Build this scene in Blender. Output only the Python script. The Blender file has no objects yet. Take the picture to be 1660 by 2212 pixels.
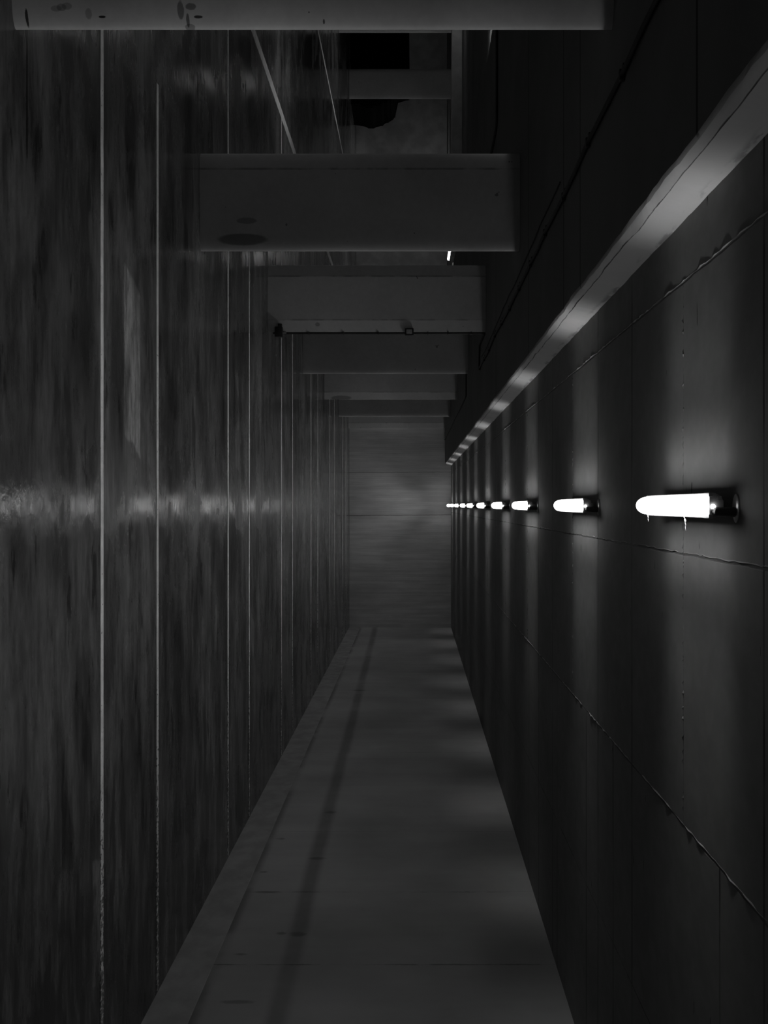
import bpy, bmesh, math, random
from mathutils import Vector
random.seed(7)
SC = bpy.context.scene
COL = SC.collection
PI = math.pi

# ------------------------------------------------------------------ camera, world, exposure
# The photograph was taken with the camera turned on its side: the right edge of the
# picture is up, the left edge is the garage floor, the bottom edge is the side wall.
F = 1661.0            # focal length in pixels of a 1660 x 2212 frame
H = 1.5               # height of the camera
cam_d = bpy.data.cameras.new('camera')
cam = bpy.data.objects.new('camera', cam_d); COL.objects.link(cam)
cam.location = (0, 0, H)
from mathutils import Matrix
cam.rotation_euler = Matrix(((0, -1, 0), (0, 0, -1), (1, 0, 0))).to_euler()
cam_d.sensor_fit = 'VERTICAL'; cam_d.sensor_height = 36.0
cam_d.lens = 36.0 * F / 2212
cam_d.shift_x = -(893 - 830) / 2212
cam_d.shift_y = -(1106 - 1092) / 2212
cam_d.clip_start = 0.05; cam_d.clip_end = 200
SC.camera = cam

world = bpy.data.worlds.new('world'); SC.world = world; world.use_nodes = True
world.node_tree.nodes['Background'].inputs[0].default_value = (0.5, 0.5, 0.5, 1)
world.node_tree.nodes['Background'].inputs[1].default_value = 0.0005
SC.view_settings.view_transform = 'Standard'
SC.view_settings.look = 'None'
SC.view_settings.gamma = 1.0
SC.view_settings.exposure = 0.0
SC.view_settings.use_curve_mapping = False

# The tubes throw their light mostly at right angles to their length. Each tube is a fan of
# narrow lights set round it: (angle above the horizon, watt, spread in degrees)
FAN = ((32, 0.115, 54), (3, 0.19, 30), (-22, 0.22, 50), (-45, 0.52, 50), (-68, 0.50, 50))
DOWN = (1.7, 84)     # straight down: watt, spread
GLOW = 8.0            # brightness of the diffuser's own skin

CEIL = 2.39           # ceiling
SOFF = 2.25           # underside of the drop beam that the pillars carry
WALL = 2.86           # side wall
END = 18.08           # end wall
BACK = 20.25          # end wall of the neighbouring aisle

# ------------------------------------------------------------------ node helpers
class NT:
    def __init__(s, name, rough=0.6, spec=0.5):
        s.m = bpy.data.materials.new(name); s.m.use_nodes = True
        s.t = s.m.node_tree; s.n = s.t.nodes; s.l = s.t.links
        s.b = s.n['Principled BSDF']
        s.b.inputs['Roughness'].default_value = rough
        s.b.inputs['Specular IOR Level'].default_value = spec
        g = s.n.new('ShaderNodeNewGeometry'); s.pos = g.outputs['Position']
        sp = s.n.new('ShaderNodeSeparateXYZ'); s.l.new(s.pos, sp.inputs[0])
        s.x, s.y, s.z = sp.outputs
    def put(s, sock, v):
        if isinstance(v, (int, float)): sock.default_value = v
        else: s.l.new(v, sock)
    def ma(s, op, a, b=0.0, c=None, clamp=False):
        n = s.n.new('ShaderNodeMath'); n.operation = op; n.use_clamp = clamp
        s.put(n.inputs[0], a); s.put(n.inputs[1], b)
        if c is not None: s.put(n.inputs[2], c)
        return n.outputs[0]
    def noise(s, scale=1.0, detail=5, rough=0.55, stretch=(1, 1, 1), distort=0.0):
        mp = s.n.new('ShaderNodeMapping'); mp.inputs['Scale'].default_value = stretch
        s.l.new(s.pos, mp.inputs[0])
        n = s.n.new('ShaderNodeTexNoise'); n.inputs['Scale'].default_value = scale
        n.inputs['Detail'].default_value = detail; n.inputs['Roughness'].default_value = rough
        n.inputs['Distortion'].default_value = distort
        s.l.new(mp.outputs[0], n.inputs['Vector'])
        return n.outputs['Fac']
    def ramp(s, v, a, b, lo=0.0, hi=1.0, smooth=True):
        n = s.n.new('ShaderNodeMapRange'); n.interpolation_type = 'SMOOTHSTEP' if smooth else 'LINEAR'
        s.put(n.inputs[0], v); n.inputs[1].default_value = a; n.inputs[2].default_value = b
        n.inputs[3].default_value = lo; n.inputs[4].default_value = hi
        return n.outputs[0]
    def line(s, coord, c, w, soft=None, wob=None):
        """1 on the line coord = c, 0 away from it"""
        d = s.ma('ABSOLUTE', s.ma('SUBTRACT', s.ma('ADD', coord, wob) if wob is not None else coord, c))
        soft = soft if soft is not None else w
        return s.ramp(d, w, w + soft, 1, 0)
    def span(s, coord, a, b, soft=0.02):
        return s.ma('MULTIPLY', s.ramp(coord, a - soft, a + soft), s.ramp(coord, b - soft, b + soft, 1, 0))
    def blob(s, u, v, cu, cv, ru, rv, edge=0.35, wob=None, amt=0.8):
        a = s.ma('POWER', s.ma('DIVIDE', s.ma('SUBTRACT', u, cu), ru), 2)
        b = s.ma('POWER', s.ma('DIVIDE', s.ma('SUBTRACT', v, cv), rv), 2)
        d = s.ma('ADD', a, b)
        if wob is not None: d = s.ma('ADD', d, s.ma('MULTIPLY', s.ma('SUBTRACT', wob, 0.5), amt * 2))
        return s.ramp(d, 1 - edge, 1 + edge, 1, 0)
    def mix(s, f, a, b):
        return s.ma('ADD', s.ma('MULTIPLY', a, s.ma('SUBTRACT', 1.0, f)), s.ma('MULTIPLY', b, f))
    def dark(s, col, mask, k):
        """multiply col by (1 - k*mask)"""
        return s.ma('MULTIPLY', col, s.ma('SUBTRACT', 1.0, s.ma('MULTIPLY', mask, k)))
    def color(s, v):
        c = s.n.new('ShaderNodeCombineColor')
        for i in range(3): s.put(c.inputs[i], v)
        s.l.new(c.outputs[0], s.b.inputs['Base Color'])
    def rough(s, v): s.put(s.b.inputs['Roughness'], v)
    def bump(s, h, dist=0.004, strength=1.0):
        n = s.n.new('ShaderNodeBump'); n.inputs['Strength'].default_value = strength
        n.inputs['Distance'].default_value = dist; s.l.new(h, n.inputs['Height'])
        s.l.new(n.outputs[0], s.b.inputs['Normal'])

def plain(name, v, rough=0.5, metal=0.0, emit=0.0, scale=30):
    t = NT(name, rough)
    n = t.noise(scale, 3)
    t.color(t.ma('MULTIPLY', t.ramp(n, 0.3, 0.7, 0.85, 1.15), v))
    t.b.inputs['Metallic'].default_value = metal
    if emit:
        t.b.inputs['Emission Color'].default_value = (1, 1, 1, 1)
        t.b.inputs['Emission Strength'].default_value = emit
    return t.m

# ---- materials
def mat_ceiling():
    t = NT('board_marked_concrete', 0.75, 0.3)
    n1 = t.noise(1.2, 6); n2 = t.noise(14, 5); n3 = t.noise(60, 3); wob = t.ma('MULTIPLY', t.ma('SUBTRACT', t.noise(5, 4), 0.5), 0.02)
    c = t.ma('MULTIPLY', t.ramp(n1, 0.3, 0.7, 0.85, 1.12), 0.22)
    c = t.ma('MULTIPLY', c, t.ramp(n2, 0.3, 0.75, 0.92, 1.06))
    g = None
    below = t.ramp(t.x, 1.045, 1.055)
    for y, lim in ((1.948, 0), (3.125, 0), (3.70, 0), (4.9, 0), (5.45, 0), (6.7, 0), (8.3, 0), (10.1, 0), (12.0, 0),
                   (2.23, 1), (3.42, 1), (3.95, 1), (4.75, 1), (5.9, 1)):
        ln = t.line(t.y, y, 0.002, 0.006, wob=t.ma('MULTIPLY', wob, 0.25))
        if lim: ln = t.ma('MULTIPLY', ln, below)
        g = ln if g is None else t.ma('MAXIMUM', g, ln)
    for x in (-0.74, 0.155, 1.047, 1.94):
        g = t.ma('MAXIMUM', g, t.ma('MULTIPLY', t.line(t.x, x + .006, 0.0015, 0.004, wob=wob), 0.7))
    g = t.ma('MULTIPLY', g, t.ramp(t.noise(3, 3), 0.35, 0.55, 0.35, 1.0))
    c = t.dark(c, g, 0.75)
    # short drag marks and pits
    vo = t.noise(9, 2, 0.5, (6, 1.0, 1)); pit = t.ramp(t.noise(5, 2, 0.5, (1.2, 9, 1)), 0.745, 0.765)
    c = t.dark(c, pit, 0.8)
    t.color(c)
    h = t.ma('ADD', t.ma('MULTIPLY', n2, 0.25), t.ma('MULTIPLY', n3, 0.08))
    h = t.ma('SUBTRACT', h, t.ma('MULTIPLY', g, 0.6)); h = t.ma('SUBTRACT', h, t.ma('MULTIPLY', pit, 0.5))
    t.bump(h, 0.004, 0.5)
    return t.m

def mat_beam():
    t = NT('painted_beam_concrete', 0.7, 0.3)
    n1 = t.noise(2, 5); n2 = t.noise(25, 4)
    c = t.ma('MULTIPLY', t.ramp(n1, 0.3, 0.7, 0.9, 1.08), 0.36)
    wob = t.ma('MULTIPLY', t.ma('SUBTRACT', t.noise(4, 4), 0.5), 0.018)
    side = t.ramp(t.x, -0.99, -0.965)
    c = t.ma('MULTIPLY', c, t.mix(side, 0.50, 1.15))  # soffit darkened, side face lightened: shade and lamp light put into the colour
    crack = t.ma('MULTIPLY', t.line(t.z, SOFF + 0.03, 0.0012, 0.003, wob=wob), side)
    crack = t.ma('MULTIPLY', crack, t.ramp(t.noise(2.5, 3), 0.3, 0.45, 0.2, 1))
    c = t.dark(c, crack, 0.85)
    top = t.ma('MULTIPLY', t.ramp(t.z, CEIL - 0.035, CEIL - 0.005), t.ramp(t.noise(20, 4, 0.6, (1, 0.25, 1)), 0.5, 0.62))
    c = t.dark(c, t.ma('MULTIPLY', top, side), 0.5)
    g = None
    for y in (2.03, 3.45, 3.83, 6.96, 5.0, 8.9, 11.5, 14):
        ln = t.line(t.y, y, 0.003, 0.008)
        g = ln if g is None else t.ma('MAXIMUM', g, ln)
    g = t.ma('MULTIPLY', g, t.ma('SUBTRACT', 1.0, side))
    c = t.dark(c, g, 0.7)
    t.color(c)
    h = t.ma('SUBTRACT', t.ma('MULTIPLY', n2, 0.3), t.ma('MULTIPLY', t.ma('MAXIMUM', crack, g), 0.8))
    t.bump(h, 0.004, 0.6)
    return t.m

def mat_floor():
    t = NT('worn_glossy_concrete', 0.4, 0.8)
    big = t.noise(0.9, 5, 0.6, (.35, 1, 1)); mid = t.noise(5, 7, 0.66, (.2, 1, 1)); fine = t.noise(30, 6, 0.7, (.16, 1, 1)); gr = t.noise(90, 3)
    c = t.ma('MULTIPLY', t.ramp(big, 0.3, 0.7, 0.55, 1.35), 0.10)
    c = t.ma('MULTIPLY', c, t.ramp(mid, 0.35, 0.65, 0.5, 1.4))
    c = t.ma('MULTIPLY', c, t.ramp(fine, 0.3, 0.7, 0.72, 1.25))
    # dark oil spots, thickened towards the wall to colour in the fading light
    spot = t.ma('MAXIMUM', t.ramp(t.noise(6, 5, 0.6, (.22, 1, 1)), 0.60, 0.67), t.ramp(t.ma('ADD', t.noise(8, 6, 0.65, (.2, 1, 1)), t.ramp(t.x, 0.2, 2.8, 0, 0.17)), 0.58, 0.70))
    c = t.dark(c, spot, 0.65)
    # repaired patches: (x0, x1, y0, y1, gain)
    wob = t.ma('MULTIPLY', t.ma('SUBTRACT', t.noise(7, 4), 0.5), 0.08)
    xw = t.ma('ADD', t.x, wob); yw = t.ma('ADD', t.y, t.ma('MULTIPLY', wob, 0.4))
    ys = t.ma('ADD', t.y, 0.0)
    for (x0, x1, y0, y1, k) in ((-1.26, -0.38, 3.99, 4.22, 1.3), (-1.15, -0.35, 6.48, 6.62, 0.8), (1.66, 2.26, 3.595, 3.685, 0.9),
                                (-1.1, -0.6, 9.0, 9.25, 0.7), (0.75, 1.1, 5.83, 5.87, 0.6)):
        xs = t.ma('ADD', xw, t.ma('MULTIPLY', t.ma('SUBTRACT', ys, y0), -0.45))
        m = t.ma('MULTIPLY', t.span(xs, x0, x1, 0.012), t.span(yw, y0, y1, 0.006))
        m = t.ma('MULTIPLY', m, t.ramp(fine, 0.38, 0.55, 0.65, 1.0))
        c = t.ma('MULTIPLY', c, t.ma('ADD', 1.0, t.ma('MULTIPLY', m, k)))
    joint = t.ma('MULTIPLY', t.line(t.y, 2.985, 0.003, 0.005), t.span(t.x, -3.2, -1.35, 0.02))
    c = t.dark(c, joint, 0.8)
    t.color(c)
    r = t.ma('ADD', t.ramp(t.noise(2.2, 5, 0.6, (.6, 1, 1)), 0.38, 0.58, 0.36, 0.11), t.ramp(fine, 0.35, 0.65, 0.07, -0.04))
    r = t.ma('ADD', r, t.ma('MULTIPLY', spot, -0.03))
    t.rough(r)
    rip = t.noise(22, 4, 0.6, (0.45, 1, 1))
    h = t.ma('ADD', t.ma('MULTIPLY', fine, 0.5), t.ma('ADD', t.ma('MULTIPLY', rip, 1.0), t.ma('MULTIPLY', gr, 0.10)))
    t.bump(h, 0.004, 0.36)
    return t.m

def mat_wall():
    t = NT('painted_wall_concrete', 0.75, 0.25)
    n1 = t.noise(0.8, 5); n2 = t.noise(22, 4); st = t.noise(3, 5, 0.6, (1, 1, 0.15))
    c = t.ma('MULTIPLY', t.ramp(n1, 0.3, 0.7, 0.85, 1.12), 0.31)
    c = t.ma('MULTIPLY', c, t.ramp(st, 0.3, 0.7, 0.93, 1.06))
    # rubbed band left by car bumpers, sagging a little with distance
    zc = t.ma('SUBTRACT', t.z, t.ma('SUBTRACT', 0.775, t.ma('MULTIPLY', t.y, 0.009)))
    rub = t.line(zc, 0.0, 0.02, 0.075, wob=t.ma('MULTIPLY', t.ma('SUBTRACT', n1, 0.5), 0.06))
    c = t.dark(c, t.ma('MULTIPLY', rub, t.ramp(t.noise(1.5, 4), 0.3, 0.6, 0.7, 1.0)), 0.42)
    above_plinth = t.ma('MULTIPLY', t.ramp(t.z, 0.258, 0.335, 1, 0), t.ramp(t.noise(1.1, 4), 0.4, 0.55, 0.3, 1))  # darker just above the plinth, fading upward
    c = t.dark(c, above_plinth, 0.5)
    g = None
    for y, k in ((4.79, 1), (5.69, 1), (8.91, 0.6), (11.9, 0.7), (6.75, 0.35), (10.2, 0.3), (14.2, 0.4)):
        ln = t.ma('MULTIPLY', t.line(t.y, y, 0.003, 0.006, wob=t.ma('MULTIPLY', t.ma('SUBTRACT', n2, 0.5), 0.01)), k)
        g = ln if g is None else t.ma('MAXIMUM', g, ln)
    c = t.dark(c, t.ma('MULTIPLY', g, t.ramp(t.noise(4, 5), 0.42, 0.6, 0.05, 1)), 0.5)
    for (y, z, rz, ry) in ((7.17, 0.73, 0.05, 0.02), (6.23, 0.72, 0.06, 0.018), (5.13, 0.73, 0.05, 0.02), (11.9, 0.66, 0.09, 0.03),
                           (5.14, 0.62, 0.03, 0.012), (5.69, 0.42, 0.09, 0.012), (4.43, 0.48, 0.09, 0.012), (6.6, 0.36, 0.04, 0.012), (6.0, 0.33, 0.03, 0.01), (4.9, 0.4, 0.04, 0.01)):
        c = t.dark(c, t.blob(t.y, t.z, y, z, ry * 1.3, rz, 0.95, n2, 1.2), 0.38)
    t.color(c)
    t.bump(t.ma('SUBTRACT', t.ma('MULTIPLY', n2, 0.3), t.ma('MULTIPLY', g, 0.6)), 0.003, 0.5)
    return t.m

def mat_end():
    t = NT('board_formed_wall', 0.75, 0.25)
    n1 = t.noise(1.0, 5); n2 = t.noise(30, 4); st = t.noise(10, 4, 0.6, (1, 1, 0.1))
    c = t.ma('MULTIPLY', t.ramp(n1, 0.3, 0.7, 0.92, 1.08), 0.72)
    c = t.ma('MULTIPLY', c, t.ramp(st, 0.3, 0.7, 0.86, 1.1))
    fr = t.ma('ABSOLUTE', t.ma('SUBTRACT', t.ma('FRACT', t.ma('MULTIPLY', t.x, 1 / 0.0975)), 0.5))
    ln = t.ramp(fr, 0.44, 0.5)
    c = t.dark(c, ln, 0.16)
    wob = t.ma('ADD', t.ma('MULTIPLY', t.ma('SUBTRACT', t.noise(6, 3), 0.5), 0.02), t.ma('MULTIPLY', t.z, 0.006))
    j = t.ma('MAXIMUM', t.line(t.x, 0.235, 0.004, 0.012, wob=wob), t.ma('MULTIPLY', t.line(t.x, -0.775, 0.003, 0.01, wob=wob), 0.6))
    c = t.dark(c, j, 0.55)
    t.color(c)
    t.bump(t.ma('ADD', t.ma('MULTIPLY', n2, 0.25), t.ma('MULTIPLY', ln, 0.6)), 0.004, 0.6)
    return t.m

def mat_pillar(name, marks=(), v=0.66, creases=()):
    t = NT(name, 0.6, 0.35)
    n1 = t.noise(1.6, 5); n2 = t.noise(20, 5, 0.65); n3 = t.noise(70, 3)
    c = t.ma('MULTIPLY', t.ramp(n1, 0.3, 0.7, 0.92, 1.08), v)
    c = t.ma('MULTIPLY', c, t.ramp(n2, 0.3, 0.75, 0.95, 1.03))
    for (x, k) in creases:
        ln = t.ma('MULTIPLY', t.line(t.x, x, 0.003, 0.008), t.ramp(t.noise(6, 4), 0.42, 0.6, 0.25, 1))
        c = t.dark(c, ln, k)
    speck = t.ramp(t.noise(16, 2, 0.5), 0.755, 0.775)
    c = t.dark(c, speck, 0.6)
    for (x, z, rx, rz, k, wob) in marks:
        c = t.dark(c, t.blob(t.x, t.z, x, z, rx, rz, 0.3, n2, wob), k)
    t.color(c)
    t.bump(t.ma('ADD', t.ma('MULTIPLY', n2, 0.4), t.ma('MULTIPLY', n3, 0.1)), 0.002, 0.5)
    return t.m

def mat_paint():
    t = NT('white_road_paint', 0.55, 0.4)
    n = t.noise(9, 6, 0.7); n2 = t.noise(45, 4)
    c = t.ma('MULTIPLY', t.ramp(n, 0.3, 0.7, 0.75, 1.05), 0.80)
    w = t.ramp(t.ma('ADD', n2, t.ramp(t.x, 0.6, 2.6, 0.0, 0.22)), 0.62, 0.74)
    c = t.dark(c, w, 0.8)
    t.color(c)
    return t.m

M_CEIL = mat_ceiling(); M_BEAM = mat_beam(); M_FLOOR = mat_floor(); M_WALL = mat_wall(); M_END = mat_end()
M_PAINT = mat_paint()
M_BASE = plain('painted_plinth', 0.27, 0.75, scale=6)
M_CABLE = plain('dark_cable', 0.03, 0.5)
M_CLIP = plain('dark_clip', 0.05, 0.5)
M_BOX = plain('dark_plastic', 0.03, 0.45)
M_COVER = plain('pale_plastic', 0.45, 0.4)
M_DIFF = plain('glowing_diffuser', 0.8, 0.3, emit=GLOW)
M_CAP = plain('grey_plastic', 0.30, 0.45)
M_TRAY = plain('lamp_tray', 0.35, 0.5)
M_METAL = plain('worn_steel', 0.45, 0.35, metal=0.8)
M_BULK = plain('black_sheet', 0.004, 1.0)
M_BULK.node_tree.nodes['Principled BSDF'].inputs['Specular IOR Level'].default_value = 0.05
M_STRAND = plain('pale_cobweb', 0.8, 0.7)
M_DARKC = plain('dark_concrete', 0.8, 0.8, scale=3)

# ------------------------------------------------------------------ mesh helpers
def new_bm(): return bmesh.new()

def box(bm, x0, x1, y0, y1, z0, z1, bevel=0.0):
    vs = [bm.verts.new((x, y, z)) for z in (z0, z1) for y in (y0, y1) for x in (x0, x1)]
    fs = [(0, 2, 3, 1), (4, 5, 7, 6), (0, 1, 5, 4), (2, 6, 7, 3), (0, 4, 6, 2), (1, 3, 7, 5)]
    faces = [bm.faces.new([vs[i] for i in f]) for f in fs]
    if bevel:
        es = set(e for f in faces for e in f.edges)
        bmesh.ops.bevel(bm, geom=list(es), offset=bevel, segments=2, affect='EDGES', profile=0.5)
    return faces

def prism(bm, pts, a, b, axis='Z'):
    """extrude the closed outline pts (2D) between a and b"""
    def P(u, v, w):
        return {'Z': (u, v, w), 'Y': (u, w, v), 'X': (w, u, v)}[axis]
    lo = [bm.verts.new(P(u, v, a)) for u, v in pts]; hi = [bm.verts.new(P(u, v, b)) for u, v in pts]
    n = len(pts)
    for i in range(n): bm.faces.new((lo[i], lo[(i + 1) % n], hi[(i + 1) % n], hi[i]))
    bm.faces.new(lo); bm.faces.new(hi)

def tube(bm, path, r, seg=10, cap=True):
    path = [Vector(p) for p in path]
    rings = []
    prev = None
    for i, p in enumerate(path):
        d = (path[min(i + 1, len(path) - 1)] - path[max(i - 1, 0)]).normalized()
        if prev is None:
            u = d.orthogonal().normalized()
        else:
            u = (prev - d * prev.dot(d)).normalized()
        prev = u; v = d.cross(u)
        rr = r[i] if isinstance(r, (list, tuple)) else r
        rings.append([bm.verts.new(p + (u * math.cos(2 * PI * k / seg) + v * math.sin(2 * PI * k / seg)) * rr) for k in range(seg)])
    for a, b in zip(rings, rings[1:]):
        for k in range(seg): bm.faces.new((a[k], a[(k + 1) % seg], b[(k + 1) % seg], b[k]))
    if cap:
        bm.faces.new(rings[0]); bm.faces.new(rings[-1])

def obj(name, bm, mat, parent=None, smooth=False):
    bmesh.ops.recalc_face_normals(bm, faces=bm.faces)
    me = bpy.data.meshes.new(name); bm.to_mesh(me); bm.free()
    if smooth:
        for p in me.polygons: p.use_smooth = True
        try: me.set_sharp_from_angle(angle=math.radians(40))
        except Exception: pass
    me.materials.append(mat)
    o = bpy.data.objects.new(name, me); COL.objects.link(o)
    if parent: o.parent = parent
    return o

def struct(name, bm, mat, label=None):
    o = obj(name, bm, mat); o['kind'] = 'structure'
    if label: o['label'] = label
    return o

def thing(name, label, cat, loc=(0, 0, 0), rotz=0, group=None):
    o = bpy.data.objects.new(name, None); COL.objects.link(o)
    o.location = loc; o.rotation_euler = (0, 0, rotz); o.empty_display_size = 0.1
    tag(o, label, cat, group); return o

def tag(o, label, cat, group=None):
    o['label'] = label; o['category'] = cat
    if group: o['group'] = group
    return o

def copy_tree(o, parent=None):
    c = o.copy(); COL.objects.link(c)
    if parent: c.parent = parent
    for ch in list(o.children): copy_tree(ch, c)
    return c

# ------------------------------------------------------------------ the garage shell
Y0 = -5.0
bm = new_bm(); box(bm, -15, WALL + 0.3, Y0, BACK + 0.3, -0.2, 0)
floor = struct('floor', bm, M_FLOOR, 'dark worn glossy concrete garage floor, along the left of the picture')

bm = new_bm(); box(bm, -15, WALL, Y0, BACK, CEIL, CEIL + 0.25)
def ridge(bm, along, fixed, a, b, hmax, wmax, step=0.03, dens=0.8):
    """rough fin of concrete left between two form boards, hanging from the ceiling"""
    t = a; prev = None
    while t < b:
        on = random.random() < dens
        h = random.uniform(0.15, 1) ** 1.6 * hmax if on else 0.0004
        w = random.uniform(0.4, 1) * wmax
        c = fixed + random.uniform(-1, 1) * 0.003
        if along == 'Y': row = [(c - w, t, CEIL + 0.001), (c, t, CEIL - h), (c + w, t, CEIL + 0.001)]
        else: row = [(t, c - w, CEIL + 0.001), (t, c, CEIL - h), (t, c + w, CEIL + 0.001)]
        row = [bm.verts.new(p) for p in row]
        if prev:
            for k in (0, 1): bm.faces.new((prev[k], prev[k + 1], row[k + 1], row[k]))
        prev = row; t += step * random.uniform(0.6, 1.4)
for x in (-0.74, 0.155, 1.047): ridge(bm, 'Y', x, 0.5, END, 0.0055, 0.005, 0.03, 0.7)
for y in (2.53, 4.28, 5.97, 7.4, 9.2): ridge(bm, 'X', y, -0.74, 1.047, 0.006, 0.004, 0.009, 0.4)
ceiling = struct('ceiling', bm, M_CEIL, 'dark concrete ceiling with board joints, along the right of the picture')

# drop beam over the pillars, with the rough lower lip the lamps rake
bm = new_bm()
prev = None; y = Y0; w1 = w2 = 0
while y < END:
    w1 = w1 * 0.75 + random.uniform(-1, 1) * 0.004; w2 = w2 * 0.6 + random.uniform(-1, 1) * 0.003
    row = [(-4.5, CEIL + .01), (-4.5, SOFF), (-0.985 + w1, SOFF), (-0.972 + w1, SOFF + 0.003 + abs(w2)), (-0.958 + w2, SOFF + 0.03), (-0.962 + w2, SOFF + 0.033), (-0.936 + w2 * .6, CEIL + 0.002)]
    row = [bm.verts.new((a, y, b)) for a, b in row]
    if prev:
        for k in range(len(row) - 1): bm.faces.new((prev[k], prev[k + 1], row[k + 1], row[k]))
    else: bm.faces.new(row)
    prev = row; y += random.uniform(0.03, 0.07)
bm.faces.new(prev)
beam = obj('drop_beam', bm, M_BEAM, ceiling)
beam['label'] = 'wide lowered beam whose rough edge catches the lamp light'
bm = new_bm(); box(bm, -14.9, -4.52, 14.0, 14.3, 2.208, CEIL + 0.01, 0.006)
cb = obj('cross_beam', bm, M_DARKC, ceiling)

bm = new_bm(); box(bm, WALL, WALL + 0.3, Y0, BACK + 0.3, 0, CEIL + 0.25)
struct('wall_right', bm, M_WALL, 'pale painted side wall with a dark rubbed band, at the bottom of the picture')
bm = new_bm()
pts = [(WALL - 0.006, 0.0), (WALL - 0.006, 0.2535), (WALL - 0.004, 0.256), (WALL + 0.002, 0.256), (WALL + 0.002, 0.0)]
prism(bm, pts, Y0, END, 'Y')
struct('baseboard_right', bm, M_BASE, 'low plinth along the foot of the pale side wall')

bm = new_bm(); box(bm, -4.0, WALL, END, END + 0.25, 0, CEIL)
for k in range(-20, 30):                      # fins between the upright form boards
    x = k * 0.0975 + 0.04875
    if -1.9 < x < WALL - .05:
        for a, b in ((0.05, 1.3), (1.3, CEIL - 0.03)):
            h = random.uniform(0.001, 0.0028)
            prism(bm, [(x - .004, END + .001), (x, END - h), (x + .004, END + .001)], a, b, 'Z')
struct('wall_end', bm, M_END, 'board-marked end wall closing the aisle, lit by the lamp row')
bm = new_bm(); box(bm, -15, -4.0, BACK, BACK + 0.25, 0, CEIL); box(bm, -4.25, -4.0, END + 0.25, BACK, 0, CEIL)
struct('wall_back', bm, M_DARKC, 'dim end wall of the neighbouring aisle')
bm = new_bm(); box(bm, -15.25, -15, Y0, BACK + 0.25, 0, CEIL + .25)
struct('wall_left', bm, M_DARKC, 'far wall of the neighbouring aisle')

# painted parking lines, thin films that belong to the floor
def paint(x0, x1, y0, y1, n=60, along='X'):
    bm = new_bm(); prev = None
    for i in range(n + 1):
        t = i / n; j = lambda: random.uniform(-1, 1) * 0.0012
        if along == 'X':
            x = x0 + (x1 - x0) * t; row = [(x, y0 + j()), (x, y1 + j())]
        else:
            yy = y0 + (y1 - y0) * t; row = [(x0 + j() * 3, yy), (x1 + j() * 3, yy)]
        lo = [bm.verts.new((a, b, 0.0)) for a, b in row]; hi = [bm.verts.new((a, b, 0.0025)) for a, b in row]
        if prev:
            pl, ph = prev
            bm.faces.new((ph[0], ph[1], hi[1], hi[0])); bm.faces.new((pl[0], ph[0], hi[0], lo[0])); bm.faces.new((pl[1], lo[1], hi[1], ph[1]))
        prev = (lo, hi)
    return obj('bay_line', bm, M_PAINT, floor)
for k in range(-1, 6):
    yy = 3.70 + 2.523 * k
    if yy > 1: paint(-4.4, WALL - 0.02, yy - 0.017, yy + 0.017)
    yy = 4.505 + 2.523 * k
    if yy > 1: paint(-2.47, WALL - 0.02, yy - 0.016, yy + 0.016)
paint(-4.51, -4.40, Y0, END - .3, 80, 'Y')
paint(-7.53, -7.45, Y0, BACK - .3, 80, 'Y')

# ------------------------------------------------------------------ pillars
def pillar_profile(xa, xb, y, t, rounded=True):
    """plan outline: flat front whose ends fall back, softly or by a bevel; narrower back"""
    right = []
    if rounded:
        for i in range(9):
            a = PI / 2 * i / 8
            right.append((xb - 0.12 + 0.12 * math.sin(a), y + 0.032 * (1 - math.cos(a))))
    else:
        right = [(xb - 0.12, y), (xb - 0.004, y + 0.022), (xb, y + 0.028)]
    right += [(xb - 0.03, y + 0.065), (xb - 0.17, y + t - .01), (xb - 0.19, y + t)]
    m = xa + xb
    return right + [(m - u, v) for u, v in reversed(right)]

PX0, PX1 = -2.485, -1.795
specs = [
 # y, rounded, marks, label
 (2.87, True, [(-1.858, 0.165, .010, .020, .35, .5), (-1.862, 0.185, .012, .018, .4, .5), (-1.866, 0.205, .012, .018, .35, .5), (-1.84, 0.285, .018, .012, .35, .5), (-1.83, 0.335, .004, .013, .95, .4),
               (-1.83, 0.052, .030, .006, .9, .8), (-1.855, 0.63, .030, .012, .6, .9), (-1.82, 0.655, .020, .006, .7, .8), (-1.865, 0.668, .012, .02, .6, .9), (-1.83, 0.695, .005, .016, .9, .8),
               (-1.80, 0.66, .008, .018, .5, .8), (-1.815, 1.165, .008, .004, .8, .5), (-1.845, 1.11, .003, .003, .7, .5)],
  'nearest bright pillar, crossing the top edge of the picture, chipped near the floor'),
 (5.40, True, [(-1.87, 0.30, .04, .17, .55, .15), (-2.0, 0.33, .022, .07, .4, .2)], 'widest dark pillar seen whole, with an oval stain low on its face'),
 (7.93, False, [(-1.87, 0.51, .02, .025, .45, .9)], 'mid grey pillar carrying the cable with the two small boxes'),
 (10.46, True, [], 'dark pillar right behind the one with the cable boxes'),
 (12.99, False, [(-1.82, 0.28, .04, .17, .5, .2)], 'grey pillar with a broad pale edge between two dark pillars, further down'),
 (15.52, True, [], 'narrow dark pillar with a thin bright edge, last but one of the row'),
 (17.83, False, [], 'last pillar of the near row, standing against the lit end wall'),
]
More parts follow.
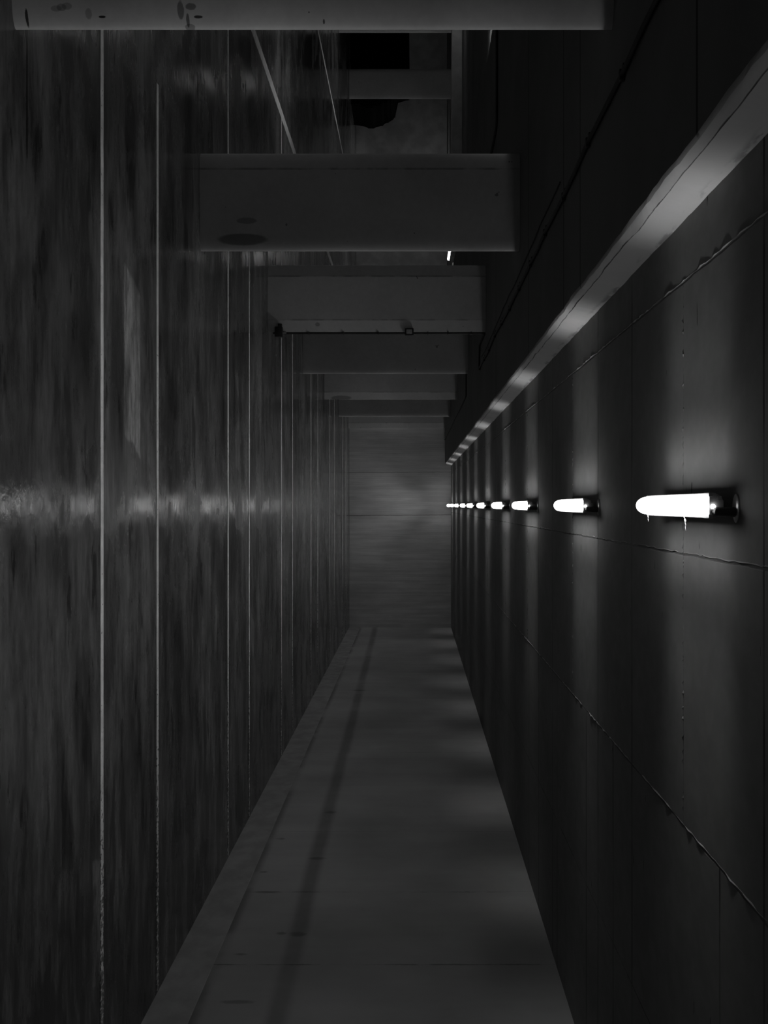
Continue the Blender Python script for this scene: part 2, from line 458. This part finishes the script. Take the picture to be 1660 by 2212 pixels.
for (py, rnd, marks, label) in specs:
    bm = new_bm()
    prof = pillar_profile(PX0, PX1, py, 0.24, rnd)
    prism(bm, prof, 0, SOFF, 'Z')
    m = mat_pillar('pillar_paint', marks, v=0.88 if py < 3 else (0.55 if rnd else 0.68), creases=((-2.365, 0.45),) if rnd else ((-2.365, 0.5), (-1.915, 0.4)))  # nearest pillar paler, rounded ones darker: lamp light and shade put into the colour
    o = obj('concrete_pillar', bm, m, smooth=rnd)
    # origin at the foot
    o.data.transform(Matrix.Translation((2.15, -py - .12, 0))); o.location = (-2.15, py + .12, 0)
    tag(o, label, 'pillar', 'pillars along the aisle')
m = mat_pillar('pillar_paint', v=0.85)
for py, label in ((15.52, 'pillar of the far row just showing under the nearest bright pillar'), (18.05, 'small pale far pillar in front of the black covered bulk')):
    bm = new_bm(); prism(bm, pillar_profile(-10.26, -9.56, py, 0.24), 0, CEIL, 'Z')
    o = obj('concrete_pillar', bm, m, smooth=True)
    o.data.transform(Matrix.Translation((9.91, -py - .12, 0))); o.location = (-9.91, py + .12, 0)
    tag(o, label, 'pillar', 'pillars of the far row')

# shapeless black bulk by the far wall
bm = new_bm()
out = [(-12.3, 0), (-12.3, 1.33), (-12.2, 1.40), (-10.9, 1.41), (-10.32, 1.40), (-10.28, 1.1), (-10.0, 1.04), (-9.98, 1.06), (-9.88, 1.04), (-9.86, .98), (-9.80, .96), (-9.82, .92),
       (-9.74, .86), (-9.76, .78), (-9.66, .72), (-9.67, .58), (-9.60, .50), (-9.60, .36), (-9.66, .28), (-9.7, .0)]
prism(bm, out, 18.55, 19.6, 'Y')
bmesh.ops.bevel(bm, geom=[e for e in bm.edges if abs(e.verts[0].co.y - e.verts[1].co.y) < .01 and min(e.verts[0].co.z, e.verts[1].co.z) > .01], offset=0.02, segments=2, affect='EDGES')
o = obj('covered_pile', bm, M_BULK, smooth=True)
tag(o, 'black shapeless bulk standing behind the small pale far pillar', 'pile')

# ------------------------------------------------------------------ lamps
def area(name, parent, loc, rot, sx, sy, watt, spread):
    d = bpy.data.lights.new(name, 'AREA'); d.shape = 'RECTANGLE'; d.size = sx; d.size_y = sy
    d.energy = watt; d.spread = math.radians(spread)
    o = bpy.data.objects.new(name, d); COL.objects.link(o); o.location = loc; o.rotation_euler = rot; o.parent = parent
    return o

LL = 0.57            # length of the glowing tube
def make_lamp():
    """lamp along +Y; origin on the ceiling above the near end"""
    r = thing('tube_lamp', '', 'lamp')
    D = 0.088            # depth of the tube's centre under the ceiling
    T = -D + 0.020       # lower face of the housing
    # opaque housing above the tube, with a rounded back and closed ends
    bm = new_bm()
    pts = [(-0.034, T - .003), (-0.0355, T + .002), (-0.034, T + .012), (-0.026, T + .028), (-0.012, T + .036), (0.012, T + .036), (0.026, T + .028), (0.034, T + .012), (0.0355, T + .002), (0.034, T - .003)]
    prism(bm, pts, 0.0, LL, 'Y')
    hs = obj('housing', bm, M_TRAY, r, True)
    for y in (0.10, LL - 0.10):
        bm = new_bm(); box(bm, -0.012, 0.012, y - .012, y + .012, T + 0.034, 0.0, 0.001)
        obj('ceiling_bracket', bm, M_TRAY, r)
    # diffuser: trough with dished ends
    bm = new_bm()
    path = []; rr = []
    for t, k in ((0.002, .45), (0.005, .75), (0.012, .93), (0.022, 1.0), (LL - 0.07, 1.0), (LL - 0.045, .96), (LL - 0.022, .84), (LL - 0.008, .62), (LL - 0.002, .3)):
        path.append((0, t, -D)); rr.append(0.030 * k)
    tube(bm, path, rr, 28)
    for v in bm.verts:
        if v.co.z > T - .002: v.co.z = T - .002
    obj('diffuser', bm, M_DIFF, r, True)
    # near end plate, its clips and the plug
    bm = new_bm(); prism(bm, [(x * 1.02, z) for x, z in pts], -0.006, 0.0, 'Y')
    cap = obj('end_cap', bm, M_CAP, r)
    for cx, cz in ((-.030, T - .001), (.030, T - .001), (-.020, T + .024), (.020, T + .024)):
        bm = new_bm(); box(bm, cx - .006, cx + .006, -0.010, 0.030 if cz < T else 0.004, cz - .005, cz + .006, 0.0015)
        obj('clip', bm, M_METAL, cap)
    bm = new_bm(); tube(bm, [(0.003, -.005, T + .006), (0.003, -.011, T + .006)], 0.0065, 12)
    obj('plug', bm, M_DIFF, cap)
    # cable gland going up to the round rose on the ceiling
    bm = new_bm()
    tube(bm, [(0.016, -0.004, T + .014), (0.017, -0.018, T + .016), (0.018, -0.019, T + .022), (0.018, -0.019, T + .04), (0.018, -0.019, -.008)], [0.012, 0.0125, 0.0125, 0.014, 0.014], 14)
    obj('cable_gland', bm, M_CABLE, r, True)
    bm = new_bm(); tube(bm, [(0.008, -0.019, 0.0), (0.008, -0.019, -0.004), (0.008, -0.019, -.007)], [0.040, 0.040, 0.032], 24)
    for v in bm.verts: v.co.y = -0.019 + (v.co.y + 0.019) * 0.5
    obj('ceiling_rose', bm, M_METAL, r, True)
    # the light itself: both flanks and the underside of the tube
    L = LL - 0.06; yc = LL / 2
    for sx in (1, -1):
        for (el, watt, spr) in FAN:
            e = math.radians(el)
            c = 0.0325
            area('tube_light', r, (c * math.cos(e) * sx, yc, -D - .002 + (c * math.sin(e) if el < 0 else -.004)), (PI / 2 + e, 0, -PI / 2 * sx), L, 0.022, watt, spr)
    area('tube_light', r, (0, yc, -D - 0.034), (0, 0, PI / 2), L, 0.022, DOWN[0], DOWN[1])
    return r

lamp0 = make_lamp()
ys = [2.13, 3.70, 5.50, 7.08, 8.86, 10.62, 12.18, 13.98, 15.62, 17.2]
labels = ['nearest and largest glowing tube lamp, with cobwebs, a visible end cap and cable gland',
 'second largest glowing tube lamp of the row, between the largest and a short one',
 'third tube lamp counted from the largest, its cable gland still visible',
 'fourth glowing tube lamp counted from the largest, a short rounded bar',
 'fifth glowing tube lamp counted from the largest, a small rounded bar',
 'sixth glowing tube lamp counted from the largest, the right one of a touching pair',
 'seventh glowing tube lamp counted from the largest, the left one of a touching pair',
 'tiny tube lamp, third from the far end of the row of glowing lamps',
 'tiny tube lamp, last but one before the lit end wall',
 'farthest tube lamp of the row, right in front of the lit end wall']
lamps = []
for i, y in enumerate(ys):
    o = lamp0 if i == 0 else copy_tree(lamp0)
    o.location = (0, y, CEIL); o['label'] = labels[i]; o['group'] = 'tube lamps down the middle of the ceiling'
    lamps.append(o)
# the row goes on over and behind the camera
for y, lb in ((0.35, 'tube lamp of the row, on the ceiling above the viewer'), (-1.3, 'tube lamp of the row, on the ceiling behind the viewer')):
    o = copy_tree(lamp0); o.location = (0, y, CEIL); o['label'] = lb; o['group'] = 'tube lamps down the middle of the ceiling'
# lamps of the neighbouring aisle, some added to light it, set crosswise
for (x, y, lb) in ((-5.57, 16.85, 'lone tube lamp glimpsed between two pillars in the neighbouring aisle'),
                   (-8.16, 14.36, 'tube lamp of the neighbouring aisle, hidden behind the far cross beam'),
                   (-9.2, 12.85, 'tube lamp of the neighbouring aisle, in front of the far cross beam'),  # made-up lamp out of view, added to brighten the cross beam
                   (-8.16, 18.9, 'tube lamp of the neighbouring aisle, close to its end wall'),  # made-up lamp, kept out of sight, added to brighten the back wall
                   (-5.57, 8.35, 'tube lamp of the neighbouring aisle, hidden behind the nearest bright pillar'),
                   (-5.57, 4.85, 'tube lamp of the neighbouring aisle, level with the widest dark pillar')):
    o = copy_tree(lamp0); o.location = (x, y, CEIL)
    o['label'] = lb; o['group'] = 'tube lamps of the neighbouring aisle'
# short pale strands between the nearest lamp and the ceiling
for (y, z, x0, x1) in ((0.50, -.085, .026, .055), (0.506, -.085, .026, .040), (0.17, -.078, .030, .048), (0.168, -.076, .040, .075)):
    p = [(x0 + (x1 - x0) * k / 6, y + random.uniform(-1, 1) * .003, z + random.uniform(-1, 1) * .001) for k in range(7)]
    bm = new_bm(); tube(bm, p, [0.0020 * (1 - .8 * k / 6) for k in range(7)], 6)
    obj('cobweb', bm, M_STRAND, lamp0)

# ------------------------------------------------------------------ cables on the drop beam and on the pillars
def wander(p0, p1, amp, n, ax):
    out = []; w = 0
    for i in range(n + 1):
        f = i / n; p = Vector(p0).lerp(Vector(p1), f)
        w = w * 0.6 + random.uniform(-1, 1) * amp
        if 0 < i < n: p += Vector(ax) * w
        out.append(p)
    return out
def clips(parent, pts, across, w=0.02):
    for p in pts:
        bm = new_bm()
        a = (w, 0.008) if across == 'Y' else (0.008, w)
        box(bm, p[0] - a[0], p[0] + a[0], p[1] - a[1], p[1] + a[1], SOFF - 0.021, SOFF - 0.0005, 0.002)
        box(bm, p[0] - a[0] - .022, p[0] - a[0], p[1] - .006, p[1] + .006, SOFF - 0.008, SOFF - 0.0005)
        o = obj('clip', bm, M_CLIP, parent)

def cable(name, label, pts, r, clip_pts=(), group='cables'):
    bm = new_bm(); tube(bm, pts, r, 8)
    o = obj(name, bm, M_CABLE, smooth=True); tag(o, label, 'cable', group)
    if clip_pts: clips(o, clip_pts, 'Y')
    return o
zc = SOFF - 0.011
p = wander((-1.52, 0.6, zc), (-1.53, 8.56, zc), 0.012, 30, (1, 0, 0))
cl = [(q.x, q.y) for q in p[4::2]]
c1 = cable('ceiling_cable', 'long dark clipped cable running along the underside of the lowered beam', p + [Vector((-1.56, 8.58, zc)), Vector((-1.76, 8.56, zc)), Vector((-1.785, 8.53, zc)), Vector((-1.785, 7.98, zc))], 0.010, cl)
p = wander((-1.64, 3.9, SOFF - .005), (-1.62, 8.4, SOFF - .005), 0.012, 22, (1, 0, 0))
cable('thin_wire', 'faint thin wire beside the long clipped cable', p, 0.0035)
p = [Vector((-1.93, 10.74, zc)), Vector((-1.57, 10.74, zc)), Vector((-1.53, 10.78, zc))] + wander((-1.53, 10.9, zc), (-1.53, 17.9, zc), 0.01, 16, (1, 0, 0))
cable('ceiling_cable', 'further cable running on towards the lit end wall', p, 0.010)
p = [Vector((-4.3, 6.8, zc)), Vector((-3.4, 6.8, zc)), Vector((-3.35, 6.86, zc)), Vector((-3.33, 7.6, zc))]
cable('ceiling_cable', 'short cable with a bend on the beam beyond the wide dark pillar', p, 0.010)
# riser on the third pillar with its two boxes
bm = new_bm(); tube(bm, [(-1.784, 7.962, zc), (-1.784, 7.962, 0.05)], 0.010, 10)
riser = obj('cable_conduit', bm, M_CABLE, smooth=True); tag(riser, 'straight dark conduit along the edge of the mid grey pillar', 'conduit')
for z in (0.42, 0.78, 1.14, 1.5 + .15, 1.86, 2.1):
    bm = new_bm(); box(bm, -1.796, -1.770, 7.940, 7.974, z - .008, z + .008, .002); obj('clip', bm, M_CLIP, riser)
bm = new_bm(); box(bm, -1.825, -1.752, 7.905, 7.942, 1.415, 1.505, 0.006)
sw = obj('switch_box', bm, M_BOX, smooth=True); tag(sw, 'dark square switch box with a pale centre on the pillar conduit', 'switch')
bm = new_bm(); box(bm, -1.810, -1.767, 7.898, 7.906, 1.43, 1.49, 0.003); obj('rocker', bm, M_COVER, sw)['label'] = 'pale rocker plate'
bm = new_bm(); box(bm, -1.84, -1.735, 7.895, 7.942, 0.075, 0.155, 0.006)
box(bm, -1.87, -1.83, 7.895, 7.925, 0.11, 0.15, 0.004)
so = obj('socket_box', bm, M_BOX, smooth=True); tag(so, 'black socket box low on the pillar conduit, near the floor', 'socket')
bm = new_bm(); tube(bm, [(-1.784, 7.93, 0.155), (-1.784, 7.93, 0.19)], [0.014, 0.011], 10); obj('gland', bm, M_METAL, so)
